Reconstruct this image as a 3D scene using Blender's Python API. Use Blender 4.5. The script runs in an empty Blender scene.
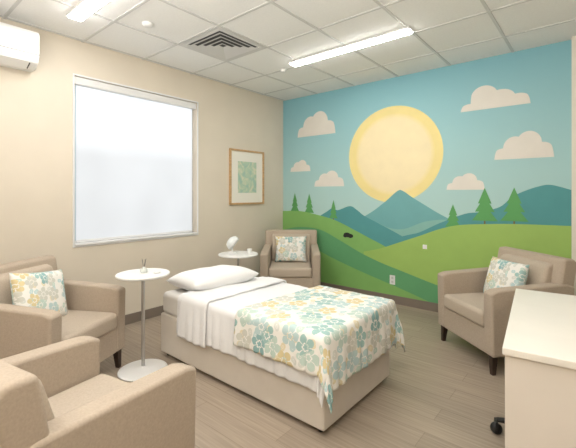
import bpy, bmesh, math, random
from mathutils import Vector, Matrix, noise
random.seed(3)
sc = bpy.context.scene
sc.view_settings.view_transform = 'Standard'

def lin(c):
    return tuple(((v/255)/12.92 if v/255 <= 0.04045 else ((v/255+0.055)/1.055)**2.4) for v in c) + (1,)

def mat(name, rgb, rough=0.6, var=0.0, vscale=30, bump=0.0, bscale=200, metal=0.0, stretch=None, spec=0.5):
    m = bpy.data.materials.new(name); m.use_nodes = True
    nt = m.node_tree; b = nt.nodes['Principled BSDF']
    b.inputs['Base Color'].default_value = lin(rgb)
    b.inputs['Roughness'].default_value = rough
    b.inputs['Metallic'].default_value = metal
    b.inputs['Specular IOR Level'].default_value = spec
    tc = nt.nodes.new('ShaderNodeTexCoord'); mp = nt.nodes.new('ShaderNodeMapping')
    nt.links.new(tc.outputs['Object'], mp.inputs[0])
    if stretch: mp.inputs['Scale'].default_value = stretch
    if var > 0:
        n = nt.nodes.new('ShaderNodeTexNoise'); n.inputs['Scale'].default_value = vscale
        n.inputs['Detail'].default_value = 4
        nt.links.new(mp.outputs[0], n.inputs['Vector'])
        r = nt.nodes.new('ShaderNodeValToRGB')
        r.color_ramp.elements[0].position = .3; r.color_ramp.elements[1].position = .7
        a = [max(0, v*(1-var)) for v in rgb]; c = [min(255, v*(1+var)) for v in rgb]
        r.color_ramp.elements[0].color = lin(a); r.color_ramp.elements[1].color = lin(c)
        nt.links.new(n.outputs['Fac'], r.inputs[0]); nt.links.new(r.outputs[0], b.inputs['Base Color'])
    if bump > 0:
        n2 = nt.nodes.new('ShaderNodeTexNoise'); n2.inputs['Scale'].default_value = bscale
        bp = nt.nodes.new('ShaderNodeBump'); bp.inputs['Strength'].default_value = bump
        bp.inputs['Distance'].default_value = .002
        nt.links.new(tc.outputs['Object'], n2.inputs['Vector'])
        nt.links.new(n2.outputs['Fac'], bp.inputs['Height']); nt.links.new(bp.outputs[0], b.inputs['Normal'])
    return m

def emis(name, rgb, s):
    m = bpy.data.materials.new(name); m.use_nodes = True
    b = m.node_tree.nodes['Principled BSDF']
    b.inputs['Base Color'].default_value = lin(rgb)
    b.inputs['Emission Color'].default_value = lin(rgb); b.inputs['Emission Strength'].default_value = s
    return m

def floral(name, scale):
    m = bpy.data.materials.new(name); m.use_nodes = True
    nt = m.node_tree; L = nt.links.new; N = nt.nodes.new
    b = nt.nodes['Principled BSDF']; b.inputs['Roughness'].default_value = .9
    tc = N('ShaderNodeTexCoord')
    def M(op, *a):
        n = N('ShaderNodeMath'); n.operation = op
        for i, v in enumerate(a):
            if isinstance(v, (int, float)): n.inputs[i].default_value = v
            else: L(v, n.inputs[i])
        return n.outputs[0]
    base = lin((234, 232, 226)); prev = None
    for k, (sc_, R, pet, seed, cols) in enumerate([
        (scale*1.9, .36, 1.0, 5.3, [(190, 208, 198), (222, 212, 182), (186, 208, 208), (212, 213, 206)]),
        (scale, .50, 2.5, 1.7, [(156, 188, 184), (214, 199, 154), (182, 204, 204), (204, 204, 194), (142, 178, 178), (188, 206, 196)])]):
        mp = N('ShaderNodeMapping'); mp.inputs['Scale'].default_value = (sc_, sc_, 0)
        mp.inputs['Location'].default_value = (seed, seed*2, 0)
        L(tc.outputs['UV'], mp.inputs[0])
        v = N('ShaderNodeTexVoronoi'); v.voronoi_dimensions = '2D'; v.inputs['Scale'].default_value = 1
        v.inputs['Randomness'].default_value = .75
        L(mp.outputs[0], v.inputs['Vector'])
        sb = N('ShaderNodeVectorMath'); sb.operation = 'SUBTRACT'
        L(mp.outputs[0], sb.inputs[0]); L(v.outputs['Position'], sb.inputs[1])
        sp = N('ShaderNodeSeparateXYZ'); L(sb.outputs[0], sp.inputs[0])
        cs = N('ShaderNodeSeparateColor'); L(v.outputs['Color'], cs.inputs[0])
        ang = M('ARCTAN2', sp.outputs[1], sp.outputs[0])
        th = M('ADD', M('MULTIPLY', ang, pet), M('MULTIPLY', cs.outputs[0], 6.0))
        co = M('ABSOLUTE', M('COSINE', th))
        thr = M('MULTIPLY', M('ADD', M('MULTIPLY', co, .38), .6), R)
        r = v.outputs['Distance']
        mask = M('LESS_THAN', r, thr)
        mask = M('MULTIPLY', mask, M('GREATER_THAN', M('ABSOLUTE', M('SUBTRACT', M('DIVIDE', r, thr), .32)), .06))
        if k == 1:
            mask = M('MULTIPLY', mask, M('MAXIMUM', M('GREATER_THAN', co, .16), M('LESS_THAN', M('DIVIDE', r, thr), .26)))
        rp = N('ShaderNodeValToRGB'); rp.color_ramp.interpolation = 'CONSTANT'
        e = rp.color_ramp.elements; e[0].color = lin(cols[0]); e[0].position = 0
        e[1].color = lin(cols[1]); e[1].position = 1/len(cols)
        for i in range(2, len(cols)):
            x = e.new(i/len(cols)); x.color = lin(cols[i])
        L(cs.outputs[1], rp.inputs[0])
        mx = N('ShaderNodeMix'); mx.data_type = 'RGBA'
        L(mask, mx.inputs['Factor'])
        if prev is None: mx.inputs[6].default_value = base
        else: L(prev, mx.inputs[6])
        L(rp.outputs[0], mx.inputs[7]); prev = mx.outputs[2]
    L(prev, b.inputs['Base Color'])
    return m

# ---------------------------------------------------------------- mesh helpers
def finish(o, smooth=True, wn=False):
    if smooth:
        for p in o.data.polygons: p.use_smooth = True
    if wn:
        w = o.modifiers.new('wn', 'WEIGHTED_NORMAL'); w.keep_sharp = False
    return o

def obj(name, bm, m, parent=None, smooth=False, wn=False):
    me = bpy.data.meshes.new(name); bmesh.ops.recalc_face_normals(bm, faces=bm.faces[:])
    bm.to_mesh(me); bm.free()
    o = bpy.data.objects.new(name, me); sc.collection.objects.link(o)
    for x in (m if isinstance(m, (list, tuple)) else [m]): me.materials.append(x)
    if parent: o.parent = parent
    finish(o, smooth, wn); return o

def add_box(bm, lo, hi, mi=0):
    r = bmesh.ops.create_cube(bm, size=1)
    c = [(a+b)/2 for a, b in zip(lo, hi)]; s = [b-a for a, b in zip(lo, hi)]
    for v in r['verts']: v.co = Vector((v.co.x*s[0]+c[0], v.co.y*s[1]+c[1], v.co.z*s[2]+c[2]))
    for f in {f for v in r['verts'] for f in v.link_faces}: f.material_index = mi
    return r['verts']

def box(name, lo, hi, m, parent=None, bev=0.0, seg=3):
    bm = bmesh.new(); add_box(bm, lo, hi)
    if bev: bmesh.ops.bevel(bm, geom=bm.edges[:], offset=bev, segments=seg, profile=.5, affect='EDGES')
    return obj(name, bm, m, parent, bool(bev), bool(bev))

def prism(name, prof, axis, a, b, m, parent=None, bev=0.0, seg=3):
    """extrude 2D profile. axis 'X': prof=(y,z); 'Y': prof=(x,z)"""
    bm = bmesh.new()
    def P(p, t): return (t, p[0], p[1]) if axis == 'X' else (p[0], t, p[1])
    v0 = [bm.verts.new(P(p, a)) for p in prof]; v1 = [bm.verts.new(P(p, b)) for p in prof]
    n = len(prof); bm.faces.new(v0); bm.faces.new(v1[::-1])
    for i in range(n): bm.faces.new((v0[i], v0[(i+1) % n], v1[(i+1) % n], v1[i]))
    bmesh.ops.recalc_face_normals(bm, faces=bm.faces[:])
    if bev: bmesh.ops.bevel(bm, geom=bm.edges[:], offset=bev, segments=seg, profile=.5, affect='EDGES')
    return obj(name, bm, m, parent, bool(bev), bool(bev))

def lathe(name, prof, m, parent=None, seg=48, loc=(0, 0, 0)):
    bm = bmesh.new(); rings = []
    for r, z in prof:
        if r < 1e-5: rings.append([bm.verts.new((0, 0, z))])
        else: rings.append([bm.verts.new((r*math.cos(2*math.pi*i/seg), r*math.sin(2*math.pi*i/seg), z)) for i in range(seg)])
    for A, B in zip(rings, rings[1:]):
        for i in range(seg):
            j = (i+1) % seg
            if len(A) == 1 and len(B) == 1: continue
            if len(A) == 1: bm.faces.new((A[0], B[i], B[j]))
            elif len(B) == 1: bm.faces.new((A[i], A[j], B[0]))
            else: bm.faces.new((A[i], A[j], B[j], B[i]))
    o = obj(name, bm, m, parent, True, True); o.location = loc; return o

def empty(name, loc=(0, 0, 0), rz=0):
    e = bpy.data.objects.new(name, None); sc.collection.objects.link(e)
    e.location = loc; e.rotation_euler = (0, 0, rz); e.empty_display_size = .1; return e

# ---------------------------------------------------------------- materials
M_wall = mat('beige_wall_paint', (218, 208, 192), .75, .01, 3, .15, 400)
M_wall2 = mat('cream_wall_paint', (228, 222, 208), .75, .01, 3, .15, 400)
M_ceil = mat('ceiling_tile', (240, 240, 238), .9, .01, 60, .4, 300)
M_tbar = mat('ceiling_grid_metal', (208, 208, 206), .5)
M_base = mat('baseboard_vinyl', (128, 116, 105), .5)
M_taupe = mat('taupe_upholstery', (178, 163, 146), .85, .03, 120, .5, 600)
M_taupe2 = mat('taupe_cushion', (184, 170, 153), .85, .03, 120, .5, 600)
M_dark = mat('dark_walnut', (52, 36, 28), .35, .2, 20)
M_white = mat('white_laminate', (236, 236, 234), .35)
M_desk = mat('desk_laminate', (220, 212, 202), .4, .01, 5)
M_desktop = mat('desk_top_laminate', (232, 227, 218), .35, .01, 5)
M_linen = mat('white_linen', (232, 232, 233), .9, 0, 1, .3, 500)
M_pillow = mat('pillow_linen', (236, 236, 236), .9, 0, 1, .2, 500)
M_matt = mat('mattress_cover', (222, 219, 215), .85, 0, 1, .2, 500)
M_bed = mat('bed_base_vinyl', (212, 204, 193), .6, .01, 10)
M_chrome = mat('brushed_steel', (200, 200, 200), .3, metal=.9)
M_black = mat('black_plastic', (22, 22, 24), .45)
M_frame = mat('oak_frame', (196, 160, 116), .45, .1, 15, stretch=(1, 1, 8))
M_mat = mat('picture_mat_board', (236, 232, 222), .8)
M_winfr = mat('window_frame_white', (226, 226, 226), .4)
M_plas = mat('white_plastic', (234, 234, 233), .4)
M_grey = mat('vent_dark', (84, 84, 84), .7)
M_floral = floral('floral_fabric', 7.0)
M_floral2 = floral('floral_pillow_fabric', 10)
M_light = emis('led_diffuser', (255, 253, 250), 37)

# floor
m = bpy.data.materials.new('floor_vinyl_plank'); m.use_nodes = True
nt = m.node_tree; L = nt.links.new; b = nt.nodes['Principled BSDF']
tc = nt.nodes.new('ShaderNodeTexCoord')
mp = nt.nodes.new('ShaderNodeMapping'); mp.inputs['Rotation'].default_value = (0, 0, 0)
L(tc.outputs['Object'], mp.inputs[0])
br = nt.nodes.new('ShaderNodeTexBrick'); br.inputs['Scale'].default_value = 1
br.inputs['Color1'].default_value = lin((168, 153, 136)); br.inputs['Color2'].default_value = lin((156, 142, 126))
br.inputs['Mortar'].default_value = lin((142, 128, 113)); br.inputs['Mortar Size'].default_value = .002
br.inputs['Brick Width'].default_value = 1.2; br.inputs['Row Height'].default_value = .15
L(mp.outputs[0], br.inputs['Vector'])
mp2 = nt.nodes.new('ShaderNodeMapping'); mp2.inputs['Scale'].default_value = (2.5, 70, 1)
L(tc.outputs['Object'], mp2.inputs[0])
n = nt.nodes.new('ShaderNodeTexNoise'); n.inputs['Scale'].default_value = 1; n.inputs['Detail'].default_value = 5
L(mp2.outputs[0], n.inputs['Vector'])
mr = nt.nodes.new('ShaderNodeMapRange'); mr.inputs[1].default_value = .3; mr.inputs[2].default_value = .7
mr.inputs[3].default_value = .82; mr.inputs[4].default_value = 1.12
L(n.outputs['Fac'], mr.inputs[0])
mx = nt.nodes.new('ShaderNodeVectorMath'); mx.operation = 'SCALE'
L(br.outputs['Color'], mx.inputs[0]); L(mr.outputs[0], mx.inputs['Scale']); L(mx.outputs[0], b.inputs['Base Color'])
b.inputs['Roughness'].default_value = .42; b.inputs['Specular IOR Level'].default_value = .4
M_floor = m

# ---------------------------------------------------------------- room
XR, YB, H = 4.40, -5.3, 2.80
box('floor', (-.15, YB-.15, -.1), (XR+.15, .15, 0), M_floor)
box('ceiling', (-.15, YB-.15, H), (XR+.15, .15, H+.1), M_ceil)
WY0, WY1, WZ0, WZ1 = -2.99, -1.61, .868, 2.463
bm = bmesh.new()
add_box(bm, (-.15, YB, 0), (0, WY0, H)); add_box(bm, (-.15, WY1, 0), (0, 0, H))
add_box(bm, (-.15, WY0, 0), (0, WY1, WZ0)); add_box(bm, (-.15, WY0, WZ1), (0, WY1, H))
obj('wall_left', bm, M_wall)
box('wall_far', (-.15, 0, 0), (XR+.15, .15, H), M_wall2)
box('wall_right', (XR, YB, 0), (XR+.15, 0, H), M_wall)
box('wall_back', (-.15, YB-.15, 0), (XR+.15, YB, H), M_wall)
box('trim_1', (3.565, -.07, 0), (XR, 0, H), M_wall2)
box('baseboard_left', (0, YB, 0), (.012, 0, .10), M_base)
box('baseboard_far', (.012, -.014, 0), (3.565, 0, .10), M_base)
box('baseboard_right', (XR-.012, YB, 0), (XR, -.07, .10), M_base)
box('baseboard_back', (.012, YB, 0), (XR-.012, YB+.012, .10), M_base)
# ceiling grid
bm = bmesh.new()
xs = [.04+.61*i for i in range(8)]; ys = [-.48-.61*i for i in range(8)]
for x in xs:
    if x < XR: add_box(bm, (x-.012, YB, H-.006), (x+.012, 0, H))
for y in ys:
    if y > YB: add_box(bm, (0, y-.012, H-.0055), (XR, y+.012, H))
obj('ceiling_grid', bm, M_tbar)

# window
win = empty('window_1')
bm = bmesh.new(); t = .03
for (lo, hi) in [((-.14, WY0, WZ0), (-.09, WY0+t, WZ1)), ((-.14, WY1-t, WZ0), (-.09, WY1, WZ1)),
                 ((-.14, WY0, WZ0), (-.09, WY1, WZ0+t)), ((-.14, WY0, WZ1-t), (-.09, WY1, WZ1))]:
    add_box(bm, lo, hi)
obj('frame', bm, M_winfr, win)
bm = bmesh.new(); t = .016
for (lo, hi) in [((.0, WY0-t, WZ0-t), (.008, WY0, WZ1+t)), ((.0, WY1, WZ0-t), (.008, WY1+t, WZ1+t)),
                 ((.0, WY0, WZ0-t), (.008, WY1, WZ0)), ((.0, WY0, WZ1), (.008, WY1, WZ1+t))]:
    add_box(bm, lo, hi)
obj('casing', bm, M_winfr, win)
box('sill', (-.09, WY0, WZ0), (.02, WY1, WZ0+.018), M_winfr, win, .004)
box('shade_headrail', (-.075, WY0+.004, WZ1-.075), (-.005, WY1-.004, WZ1-.002), M_winfr, win, .01)
m = bpy.data.materials.new('emissive_roller_shade'); m.use_nodes = True  # emission stands in for daylight through the cloth, weaker in the lower half
nt = m.node_tree; L = nt.links.new; b = nt.nodes['Principled BSDF']; b.inputs['Base Color'].default_value = lin((120, 122, 124)); b.inputs['Roughness'].default_value = .9
tc = nt.nodes.new('ShaderNodeTexCoord'); mp = nt.nodes.new('ShaderNodeMapping'); mp.inputs['Scale'].default_value = (1, 1.2, .8)
nn = nt.nodes.new('ShaderNodeTexNoise'); nn.inputs['Scale'].default_value = 1.6; nn.inputs['Detail'].default_value = 1
L(tc.outputs['Object'], mp.inputs[0]); L(mp.outputs[0], nn.inputs['Vector'])
s = nt.nodes.new('ShaderNodeSeparateXYZ'); L(tc.outputs['Object'], s.inputs[0])
m1 = nt.nodes.new('ShaderNodeMapRange'); m1.interpolation_type = 'SMOOTHSTEP'
m1.inputs[1].default_value = 1.70; m1.inputs[2].default_value = 1.92; m1.inputs[3].default_value = .62; m1.inputs[4].default_value = .78
L(s.outputs[2], m1.inputs[0])
ad = nt.nodes.new('ShaderNodeMath'); ad.operation = 'MULTIPLY_ADD'; ad.inputs[1].default_value = .22
L(nn.outputs['Fac'], ad.inputs[0]); L(m1.outputs[0], ad.inputs[2])
b.inputs['Emission Color'].default_value = lin((246, 250, 254)); L(ad.outputs[0], b.inputs['Emission Strength'])
M_shade = m
box('roller_shade', (-.062, WY0+.035, WZ0+.03), (-.058, WY1-.035, WZ1-.05), M_shade, win)
box('shade_hem_bar', (-.068, WY0+.035, WZ0+.02), (-.052, WY1-.035, WZ0+.045), M_winfr, win, .004)
mg = mat('window_glass', (200, 215, 220), .1)
box('glass', (-.118, WY0+.02, WZ0+.02), (-.112, WY1-.02, WZ1-.02), mg, win)

# ceiling lights
def linear_light(x0, x1, y):
    e = empty('linear_ceiling_light', ((x0+x1)/2, y, H)); h = (x1-x0)/2
    box('housing', (-h-.012, -.062, -.022), (h+.012, .062, 0), M_plas, e, .003, 1)
    box('diffuser', (-h, -.05, -.034), (h, .05, -.018), M_light, e, .006, 2)
linear_light(1.17, 2.50, -1.20)
linear_light(.50, 1.84, -3.17)
linear_light(2.62, 3.96, -3.17)  # added fixture, out of view, to brighten the room
linear_light(1.6, 2.94, -4.95)  # another added fixture behind the camera, for more room light
# added unseen area light, aimed up to brighten the ceiling
ld = bpy.data.lights.new('added_ceiling_fill', 'AREA'); ld.shape = 'RECTANGLE'; ld.size = 2.4; ld.size_y = .9; ld.energy = 72
ld.color = (1, .985, .96)
lo = bpy.data.objects.new('added_ceiling_fill_light', ld); sc.collection.objects.link(lo)
lo.location = (2.9, -4.75, 1.75); lo.rotation_euler = (math.radians(180-22), 0, math.radians(10))

# HVAC diffuser
e = empty('ceiling_air_diffuser', (.955, -2.005, H))
bm = bmesh.new()
def ring(bm, r0, r1, z0, z1, mi=0):
    a = [bm.verts.new((sx*r0, sy*r0, z0)) for sx, sy in ((-1, -1), (1, -1), (1, 1), (-1, 1))]
    b_ = [bm.verts.new((sx*r1, sy*r1, z1)) for sx, sy in ((-1, -1), (1, -1), (1, 1), (-1, 1))]
    for i in range(4):
        f = bm.faces.new((a[i], a[(i+1) % 4], b_[(i+1) % 4], b_[i])); f.material_index = mi
ring(bm, .293, .25, -.010, -.010); ring(bm, .25, .235, -.010, -.002)
for r in (.235, .18, .125, .07):
    ring(bm, r-.006, r-.042, -.016, -.003)
o = obj('louvers', bm, M_tbar, e)
so = o.modifiers.new('s', 'SOLIDIFY'); so.thickness = .002
box('throat', (-.26, -.26, -.0025), (.26, .26, -.0005), M_grey, e)
def detector(x, y, r=.045):
    lathe('smoke_detector', [(0, -.03), (r*.6, -.03), (r*.9, -.022), (r, -.008), (r, 0), (0, 0)], M_plas, None, 32, (x, y, H))
detector(.83, -2.72); detector(.95, -1.1, .035); detector(3.28, -1.9, .03)

# mini split AC
e = empty('air_conditioner', (0, -3.75, 2.40))
prof = [(0, 0), (.10, 0), (.185, .035), (.215, .09), (.215, .26), (.19, .295), (0, .295)]
prism('body', prof, 'Y', -.42, .42, M_plas, e, .012, 3)
prism('air_outlet', [(.108, .002), (.18, .031), (.183, .026), (.112, -.003)], 'Y', -.36, .36, M_grey, e)
box('panel_seam', (.2135, -.415, .098), (.2165, .415, .101), M_grey, e)
prism('louver', [(.10, -.004), (.20, .036), (.204, .032), (.104, -.009)], 'Y', -.35, .35, M_plas, e)
box('display', (.2145, .27, .12), (.2165, .36, .14), M_tbar, e)

# picture
e = empty('framed_picture', (0, -.777, 1.585))
hw, hh, fw = .325, .375, .024
bm = bmesh.new()
add_box(bm, (.002, -hw, -hh), (.028, -hw+fw, hh)); add_box(bm, (.002, hw-fw, -hh), (.028, hw, hh))
add_box(bm, (.002, -hw+fw, -hh), (.028, hw-fw, -hh+fw)); add_box(bm, (.002, -hw+fw, hh-fw), (.028, hw-fw, hh))
obj('frame', bm, M_frame, e)
box('mat_board', (.002, -hw+fw, -hh+fw), (.012, hw-fw, hh-fw), M_mat, e)
m = bpy.data.materials.new('botanical_print'); m.use_nodes = True
nt = m.node_tree; L = nt.links.new; b = nt.nodes['Principled BSDF']; b.inputs['Roughness'].default_value = .5
tc = nt.nodes.new('ShaderNodeTexCoord'); v = nt.nodes.new('ShaderNodeTexNoise'); v.inputs['Scale'].default_value = 9; v.inputs['Distortion'].default_value = 1.2
r = nt.nodes.new('ShaderNodeValToRGB'); el = r.color_ramp.elements
el[0].color = lin((164, 194, 182)); el[0].position = .38; el[1].color = lin((214, 214, 190)); el[1].position = .66
x = el.new(.5); x.color = lin((182, 204, 180))
L(tc.outputs['Object'], v.inputs['Vector']); L(v.outputs['Fac'], r.inputs[0]); L(r.outputs[0], b.inputs['Base Color'])
box('print', (.011, -.175, -.215), (.014, .175, .215), m, e)

# ---------------------------------------------------------------- mural
def flat(name, c): return mat(name, c, .7, .012, 6)
m = bpy.data.materials.new('mural_sky'); m.use_nodes = True
nt = m.node_tree; L = nt.links.new; b = nt.nodes['Principled BSDF']; b.inputs['Roughness'].default_value = .7
tc = nt.nodes.new('ShaderNodeTexCoord'); s = nt.nodes.new('ShaderNodeSeparateXYZ'); mr = nt.nodes.new('ShaderNodeMapRange')
mr.inputs[1].default_value = 1.0; mr.inputs[2].default_value = 2.8
r = nt.nodes.new('ShaderNodeValToRGB'); r.color_ramp.elements[0].color = lin((180, 211, 206)); r.color_ramp.elements[1].color = lin((132, 186, 198))
L(tc.outputs['Object'], s.inputs[0]); L(s.outputs[2], mr.inputs[0]); L(mr.outputs[0], r.inputs[0]); L(r.outputs[0], b.inputs['Base Color'])
mm = [m, flat('mural_halo', (237, 219, 150)), flat('mural_sun', (240, 224, 182)), flat('mural_cloud', (224, 219, 210)),
      flat('mural_mountain', (112, 170, 172)), flat('mural_teal_mountain', (82, 150, 152)), flat('mural_mid_teal', (134, 184, 174)),
      flat('mural_light_green', (156, 190, 100)), flat('mural_mid_green', (132, 182, 102)), flat('mural_dark_green', (98, 162, 112)),
      flat('mural_tree', (92, 160, 94)), flat('mural_trunk', (116, 106, 74)), flat('mural_black', (34, 38, 36)),
      flat('mural_glow_a', (238, 220, 158)), flat('mural_glow_b', (239, 222, 166)), flat('mural_glow_c', (240, 223, 174))]
bm = bmesh.new(); layer = [0]
def smooth_line(pts, n=6):
    out = []
    for i in range(len(pts)-1):
        p0 = pts[max(i-1, 0)]; p1 = pts[i]; p2 = pts[i+1]; p3 = pts[min(i+2, len(pts)-1)]
        for k in range(n):
            t = k/n
            out.append(tuple(.5*((2*p1[j])+(-p0[j]+p2[j])*t+(2*p0[j]-5*p1[j]+4*p2[j]-p3[j])*t*t+(-p0[j]+3*p1[j]-3*p2[j]+p3[j])*t**3) for j in (0, 1)))
    out.append(pts[-1]); return out
def poly(pts, mi, up=True):
    if up: layer[0] += 1
    y = -.0006-.0003*layer[0]
    f = bm.faces.new([bm.verts.new((p[0], y, p[1])) for p in pts]); f.material_index = mi
def strip(line, mi, zb=.10, sm=True):
    layer[0] += 1; y = -.0006-.0003*layer[0]
    l = smooth_line(line) if sm else line
    vs = [(bm.verts.new((p[0], y, p[1])), bm.verts.new((p[0], y, zb))) for p in l]
    for a, c in zip(vs, vs[1:]):
        f = bm.faces.new((a[0], a[1], c[1], c[0])); f.material_index = mi
def disc(cx, cz, rx, rz, mi, n=64, up=True):
    poly([(cx+rx*math.cos(2*math.pi*i/n), cz+rz*math.sin(2*math.pi*i/n)) for i in range(n)], mi, up)
W = 3.563
strip([(0.001, H-.002), (W, H-.002)], 0, .1, False)
disc(1.79, 1.845, .615, .60, 1); disc(1.795, 1.845, .515, .505, 13); disc(1.795, 1.845, .50, .49, 14); disc(1.795, 1.845, .485, .475, 15); disc(1.795, 1.845, .47, .46, 2)
def cloud(x0, x1, z0, z1, mi=3, lobes=None):
    w = x1-x0; h = z1-z0; layer[0] += 1
    lobes = lobes or [(.16, .20, .16, .22), (.36, .42, .20, .42), (.60, .56, .21, .44), (.82, .28, .17, .28)]
    pts = []
    n = 90
    for i in range(n+1):
        x = i/n; z = .04
        for cx, cz, rx, rz in lobes:
            q = 1-((x-cx)/rx)**2
            if q > 0: z = max(z, cz+rz*math.sqrt(q))
        e_ = min(1, min(x, 1-x)/.05); z *= math.sqrt(max(0, 1-(1-e_)**2))
        pts.append((x0+w*x, z0+h*min(z, 1.02)))
    y = -.0006-.0003*layer[0]
    vs = [(bm.verts.new((p[0], y, p[1])), bm.verts.new((p[0], y, z0-.001))) for p in pts]
    for a, c in zip(vs, vs[1:]):
        f = bm.faces.new((a[0], a[1], c[1], c[0])); f.material_index = mi
cloud(.29, .96, 2.20, 2.54); cloud(.15, .53, 1.69, 1.86); cloud(.60, 1.10, 1.46, 1.68)
strip([(1.2, .9), (1.265, .979), (1.51, 1.12), (1.69, 1.25), (1.86, 1.39), (1.93, 1.39), (2.04, 1.317), (2.195, 1.224), (2.366, 1.124), (2.58, 1.02)], 4, .2)
cloud(2.44, 2.83, 1.40, 1.58); cloud(2.59, 3.24, 2.255, 2.51, 3, [(.14, .1, .14, .2), (.36, .52, .2, .46), (.6, .36, .2, .36), (.84, .2, .16, .26)]); cloud(2.92, 3.43, 1.71, 1.98)
strip([(1.2, .88), (1.5, 1.0), (1.75, .93), (1.95, .93), (2.2, 1.03), (2.45, 1.06), (2.6, 1.0)], 6, .2)
strip([(.4, .9), (.51, .943), (.78, 1.083), (.915, 1.158), (1.0, 1.13), (1.19, 1.19), (1.30, 1.14), (1.41, 1.065), (1.625, .972), (1.825, .883), (2.0, .80)], 5, .2)
strip([(1.8, .80), (2.0, .86), (2.14, .903), (2.366, 1.021), (2.63, 1.134), (2.78, 1.16), (2.97, 1.218), (3.08, 1.322), (3.19, 1.383), (3.316, 1.43), (3.41, 1.44), (W, 1.39)], 5, .2)
def tree(x, z0, z1, w):
    layer[0] += 1; h = z1-z0
    poly([(x-.008, z0), (x+.008, z0), (x+.008, z0+h*.2), (x-.008, z0+h*.2)], 11, False)
    for (a, c, k) in [(.12, .55, 1.0), (.36, .78, .76), (.58, 1.0, .52)]:
        layer[0] += .3
        poly([(x-w/2*k, z0+h*a), (x+w/2*k, z0+h*a), (x, z0+h*c)], 10, False)
tree(.24, 1.06, 1.37, .16); tree(.51, 1.04, 1.36, .17); tree(.93, .98, 1.27, .14)
strip([(0.001, 1.089), (.33, 1.098), (.6, 1.063), (.95, .992), (1.265, .872), (1.48, .783), (1.69, .698), (2.0, .55)], 8, .1)
tree(2.51, .95, 1.24, .17); tree(2.83, 1.02, 1.42, .25); tree(3.10, 1.03, 1.42, .25)
strip([(1.4, .60), (1.625, .66), (1.89, .762), (2.14, .86), (2.366, .953), (2.58, 1.01), (2.88, 1.037), (3.15, 1.05), (W, 1.054)], 7, .1)
strip([(0.001, .80), (.33, .86), (.7, .845), (1.03, .72), (1.34, .586), (1.625, .489), (1.89, .42), (2.37, .30), (2.9, .19), (3.3, .1)], 9, .1)
strip([(0.001, .66), (.3, .66), (.55, .60), (.86, .48), (1.34, .34), (1.89, .2), (2.25, .1)], 8, .1)
layer[0] += 1
for cx, cz, rx, rz in [(1.15, .80, .055, .032), (1.20, .79, .045, .028), (1.12, .785, .03, .022)]:
    layer[0] += .2; disc(cx, cz, rx, rz, 12, 20, False)
obj('wall_mural', bm, mm)
def plate(name, x, z, w=.07, h=.115):
    e = empty(name, (x, -.013, z))
    box('plate', (-w/2, -.006, -h/2), (w/2, .0, h/2), M_plas, e, .003, 2)
    for dz in (-.025, .025):
        if h > .1: box('socket', (-.014, -.0075, dz-.014), (.014, -.004, dz+.014), M_tbar, e, .003, 1)
plate('wall_outlet', 1.80, .29); plate('wall_outlet', 2.20, .735, .05, .05)

# ---------------------------------------------------------------- armchairs
def armchair(x, y, ang):
    """faces local -Y"""
    e = empty('armchair', (x, y, 0), ang)
    W2, D2, aw = .37, .37, .10
    for s, nm in ((-1, 'arm_left'), (1, 'arm_right')):
        a, c = sorted((s*W2, s*(W2-aw)))
        prism(nm, [(-D2+.01, .14), (-D2, .615), (-D2+.06, .635), (D2-.10, .665), (D2-.03, .64), (D2-.07, .14)], 'X', a, c, M_taupe, e, .018, 4)
    prism('back', [(D2-.19, .14), (D2-.16, .60), (D2-.115, .85), (D2-.03, .855), (D2+.01, .82), (D2-.03, .60), (D2-.07, .14)], 'X', -W2+.012, W2-.012, M_taupe, e, .022, 4)
    prism('back_cushion', [(D2-.25, .42), (D2-.23, .60), (D2-.175, .79), (D2-.10, .81), (D2-.13, .55), (D2-.16, .42)], 'X', -W2+aw+.004, W2-aw-.004, M_taupe2, e, .03, 4)
    box('seat_base', (-W2+aw-.01, -D2+.015, .14), (W2-aw+.01, D2-.16, .33), M_taupe, e, .012)
    box('seat_cushion', (-W2+aw+.003, -D2-.005, .325), (W2-aw-.003, D2-.18, .455), M_taupe2, e, .035, 4)
    for sx in (-1, 1):
        for sy in (-1, 1):
            bm = bmesh.new(); cx, cy = sx*(W2-.05), (-D2+.05 if sy < 0 else D2-.13)
            vs = add_box(bm, (cx-.024, cy-.024, 0), (cx+.024, cy+.024, .15))
            for v in vs:
                if v.co.z < .01:
                    v.co.x = cx+(v.co.x-cx)*.6+sx*.008; v.co.y = cy+(v.co.y-cy)*.6+sy*.008
            obj('leg_%s%s' % ('l' if sx < 0 else 'r', 'f' if sy < 0 else 'b'), bm, M_dark, e)
    return e
def face(fx, fy): return math.atan2(fy, fx)+math.pi/2

def cushion(name, w, h, t, m, parent=None, n=28, pinch=.06):
    bm = bmesh.new(); uv = bm.loops.layers.uv.new('UVMap'); g = {}
    for s in (1, -1):
        for i in range(n+1):
            for j in range(n+1):
                a = 2*i/n-1; b_ = 2*j/n-1
                edge = i in (0, n) or j in (0, n)
                if s == -1 and edge: g[(s, i, j)] = g[(1, i, j)]; continue
                x = a*(1-pinch*(1-b_*b_)*abs(a)**3)*w/2; y = b_*(1-pinch*(1-a*a)*abs(b_)**3)*h/2
                z = s*t/2*(max(0, (1-a**4))*max(0, (1-b_**4)))**.55
                z += .006*noise.noise(Vector((x*9, y*9, s)))*(0 if edge else 1)
                g[(s, i, j)] = bm.verts.new((x, y, z))
        for i in range(n):
            for j in range(n):
                q = [(i, j), (i+1, j), (i+1, j+1), (i, j+1)]
                f = bm.faces.new([g[(s,)+k] for k in (q if s == 1 else q[::-1])])
                for l in f.loops: l[uv].uv = (l.vert.co.x+.3+s, l.vert.co.y+.7)
    return obj(name, bm, m, parent, True)

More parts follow.
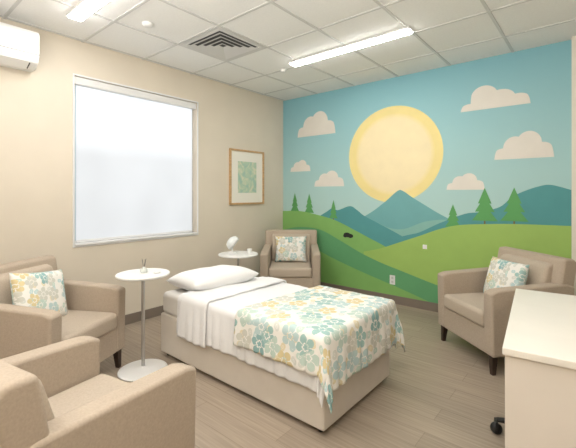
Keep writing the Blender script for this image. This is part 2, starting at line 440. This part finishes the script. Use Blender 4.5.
def throw_pillow(x, y, ang, off=(0, 0), size=.42, tilt=-16, roll=0, zup=.455, m=None):
    o = cushion('throw_pillow', size, size*.82, .12, m or M_floral2)
    R = Matrix.Rotation(ang, 4, 'Z')
    A = Matrix.Rotation(math.radians(roll), 4, 'Y') @ Matrix.Rotation(math.radians(90+tilt), 4, 'X')
    T = Matrix.Translation((off[0], off[1], zup+size*.41*math.cos(math.radians(tilt))+.004))
    o.matrix_world = Matrix.Translation((x, y, 0)) @ R @ T @ A
    return o
# right chair
ax, ay, aa = 3.12, -.785, face(-.66, -.75)
armchair(ax, ay, aa); throw_pillow(ax, ay, aa, (.01, .03), .42)
# corner chair
bx, by, ba = .65, -.60, face(.62, -.78)
armchair(bx, by, ba); throw_pillow(bx, by, ba, (.0, .03), .42)
# window side chair
cx, cy, ca = .755, -3.44, face(.87, .49)
armchair(cx, cy, ca); throw_pillow(cx, cy, ca, (-.03, .03), .44, roll=8)
# foreground chair
dx, dy, da = 2.155, -3.83, face(-.20, .98)
armchair(dx, dy, da)

# ---------------------------------------------------------------- side tables
def side_table(x, y, h, r):
    e = empty('round_side_table', (x, y, 0))
    lathe('table_top', [(0, h-.02), (r-.008, h-.02), (r, h-.014), (r, h-.005), (r-.004, h), (0, h)], M_white, e, 64)
    lathe('stem', [(0, .02), (.013, .02), (.013, h-.045), (.05, h-.02), (0, h-.02)], M_chrome, e, 24)
    lathe('base', [(0, 0), (r*.92, 0), (r*.92, .008), (r*.85, .014), (.04, .022), (.018, .035), (0, .035)], M_white, e, 64)
    return e
side_table(1.075, -2.895, .746, .195)
side_table(.675, -1.55, .688, .22)
e = empty('reed_diffuser', (1.06, -2.88, .747))
lathe('jar', [(0, 0), (.022, 0), (.026, .006), (.026, .024), (.012, .034), (.012, .042), (0, .042)], mat('glass_jar', (205, 210, 205), .15), e, 24)
for i in range(4):
    bm = bmesh.new(); bmesh.ops.create_cone(bm, segments=6, radius1=.0016, radius2=.0016, depth=.085, cap_ends=True)
    o = obj('reed_%d' % (i+1), bm, M_grey, e); o.location = (.010*math.cos(i*1.7), .010*math.sin(i*1.7), .062)
    o.rotation_euler = (.22*math.sin(i*1.7+3.1), .25*math.cos(i*1.7), 0)
lathe('small_dish', [(0, 0), (.02, 0), (.028, .01), (.026, .01), (.018, .003), (0, .003)], M_white, None, 24, (1.16, -2.83, .7465))
# small white table lamp with a tilted round shade
e = empty('table_lamp', (.63, -1.60, .689), math.radians(-50))
lathe('lamp_base', [(0, 0), (.055, 0), (.055, .008), (.02, .018), (.010, .03), (.008, .085), (0, .085)], M_plas, e, 32)
Ms = mat('frosted_lamp_shade', (226, 230, 230), .35)
o = lathe('lamp_shade', [(0, .052), (.03, .048), (.058, .034), (.075, .012), (.080, -.012), (.074, -.034), (.066, -.040), (.062, -.030), (.03, -.024), (0, -.022)], Ms, e, 40, (0, 0, .125))
o.rotation_euler = (math.radians(52), 0, 0)
o = lathe('shade_rim', [(.074, -.036), (.082, -.030), (.082, -.022), (.076, -.018)], M_tbar, e, 40, (0, 0, .125))
o.rotation_euler = (math.radians(52), 0, 0)
lathe('drinking_cup', [(0, 0), (.022, 0), (.028, .05), (.025, .05), (.02, .004), (0, .004)], M_white, None, 24, (.76, -1.46, .6885))

# ---------------------------------------------------------------- bed
BX0, BX1, BY0, BY1, BT = .93, 2.59, -2.66, -1.81, .545
e = empty('bed')
box('bed_base', (BX0, BY0, .03), (BX1, BY1, .355), M_bed, e, .012)
box('mattress', (BX0+.005, BY0+.005, .352), (BX1-.005, BY1-.005, BT-.012), M_matt, e, .04, 5)
for i, (x, y) in enumerate([(BX0+.05, BY0+.05), (BX1-.05, BY0+.05), (BX0+.05, BY1-.05), (BX1-.05, BY1-.05)]):
    lathe('foot_%d' % (i+1), [(0, 0), (.018, 0), (.024, .035), (0, .035)], M_black, e, 16, (x, y, 0))

def drape(name, xs, foot, near, far, top, off, m, parent=None, amp=.006, seed=0, step=.014, thick=.006, xe=None, skew=0.0):
    r = .035; X1 = BX1+off; Yn = BY0-off; Yf = BY1+off
    a0, a1 = xs, (xe if xe else X1+foot); b0, b1 = Yn-near, Yf+far
    na = int((a1-a0)/step); nb = int((b1-b0)/step)
    bm = bmesh.new(); uv = bm.loops.layers.uv.new('UVMap'); G = []; UV = {}
    def fold(ex):
        if ex <= 0: return 0, 0
        if ex < r*math.pi/2: return r*math.sin(ex/r), r*(1-math.cos(ex/r))
        return r, r+(ex-r*math.pi/2)
    for i in range(na+1):
        row = []
        for j in range(nb+1):
            a = a0+(a1-a0)*i/na; b_ = b0+(b1-b0)*j/nb
            u0, u1 = a, b_
            if i < na*.5: a += skew*(b_-b0)*(1-i/(na*.5))
            wob = .008*noise.noise(Vector((b_*4, seed, 1)))+.006*noise.noise(Vector((a*5, seed, 4)))
            ex = 0 if xe else max(0, a-(X1-r)); ey = (Yn+r)-b_ if b_ < Yn+r else (b_-(Yf-r) if b_ > Yf-r else 0)
            sg = -1 if b_ < Yn+r else 1
            bx_ = min(a, X1-r) if not xe else a
            by_ = Yn+r if (ey > 0 and sg < 0) else (Yf-r if ey > 0 else b_)
            hyp = math.hypot(ex, ey)
            h, d = fold(hyp)
            cx_, cy_ = ((ex/hyp, sg*ey/hyp) if hyp > 0 else (0, 0))
            corner = 2*cx_*abs(cy_)
            t = max(0, d-r)
            flare = .03*t + corner*.16*t
            s_ = (a if ey > ex else b_)
            wave = (.010*math.sin(s_*26+seed)+.008*math.sin(s_*47+seed*2))*min(1, t/.15)
            wave = abs(wave)
            h2 = h+flare+wave
            x = bx_+cx_*h2; y = by_+cy_*h2; z = top-d
            if hyp < r:
                z += amp*noise.noise(Vector((a*5, b_*5, seed)))+amp*.6*noise.noise(Vector((a*13, b_*11, seed+3)))+amp
            elif d > .05: z += wob
            v = bm.verts.new((x, y, z)); row.append(v); UV[v] = (u0, u1)
        G.append(row)
    for i in range(na):
        for j in range(nb):
            f = bm.faces.new((G[i][j], G[i+1][j], G[i+1][j+1], G[i][j+1]))
            for l in f.loops: l[uv].uv = UV[l.vert]
    o = obj(name, bm, m, parent, True)
    s = o.modifiers.new('s', 'SOLIDIFY'); s.thickness = thick; s.offset = 0
    return o
drape('sheet', 1.20, .16, .27, .25, BT, .010, M_linen, e, .009, 2)
drape('folded_sheet', 1.24, 0, .30, .22, BT+.014, .024, M_linen, e, .010, 7, xe=1.58, thick=.014, skew=.06)
drape('floral_blanket', 1.90, .28, .20, .20, BT+.026, .036, M_floral, None, .009, 4.2, thick=.010, skew=.05)
o = cushion('bed_pillow', .46, .68, .16, M_pillow, pinch=.05)
o.location = (1.15, -2.27, BT+.072); o.rotation_euler = (0, math.radians(-3), math.radians(-4))

# ---------------------------------------------------------------- desk and stool
e = empty('desk', (3.465, -2.70, 0), math.radians(6))
box('desk_top', (0, 0, .72), (.70, 1.10, .75), M_desktop, e, .004, 2)
box('end_panel_near', (.008, .012, 0), (.692, .032, .72), M_desk, e, .002, 1)
box('end_panel_far', (.008, 1.07, 0), (.692, 1.09, .72), M_desk, e, .002, 1)
box('back_panel', (.66, .032, .12), (.675, 1.07, .72), M_desk, e)
e = empty('rolling_stool', (3.55, -1.92, 0), .85)
lathe('seat', [(0, .44), (.14, .44), (.155, .455), (.155, .485), (.13, .50), (0, .505)], M_black, e, 40)
lathe('gas_lift', [(0, .09), (.03, .09), (.03, .25), (.016, .25), (.016, .44), (0, .44)], M_black, e, 20)
for i in range(5):
    a = i*2*math.pi/5+2.6
    o = prism('spoke_%d' % (i+1), [(.0, .07), (.0, .115), (.25, .085), (.25, .07)], 'Y', -.016, .016, M_black, e, .004, 1)
    o.rotation_euler = (0, 0, a)
    w_ = lathe('caster_%d' % (i+1), [(0, -.02), (.024, -.02), (.029, -.012), (.029, .012), (.024, .02), (0, .02)], M_black, e, 20,
               (.25*math.cos(a), .25*math.sin(a), .029))
    w_.rotation_euler = (math.pi/2, 0, a+.6)
    st = box('caster_stem_%d' % (i+1), (-.008, -.03, .03), (.008, .03, .075), M_black, e, .003, 1)
    st.location = (.25*math.cos(a), .25*math.sin(a), 0); st.rotation_euler = (0, 0, a)

# ---------------------------------------------------------------- world & camera
w = bpy.data.worlds.new('World'); sc.world = w; w.use_nodes = True
w.node_tree.nodes['Background'].inputs[0].default_value = (.8, .9, 1, 1)
w.node_tree.nodes['Background'].inputs[1].default_value = 1.0
cd = bpy.data.cameras.new('camera'); co = bpy.data.objects.new('camera', cd); sc.collection.objects.link(co)
cd.sensor_width = 36; cd.lens = 23.125; cd.shift_y = -30/576; cd.clip_start = .02
co.location = (3.755, -4.357, 1.353); co.rotation_euler = (math.radians(90), 0, math.radians(40))
sc.camera = co
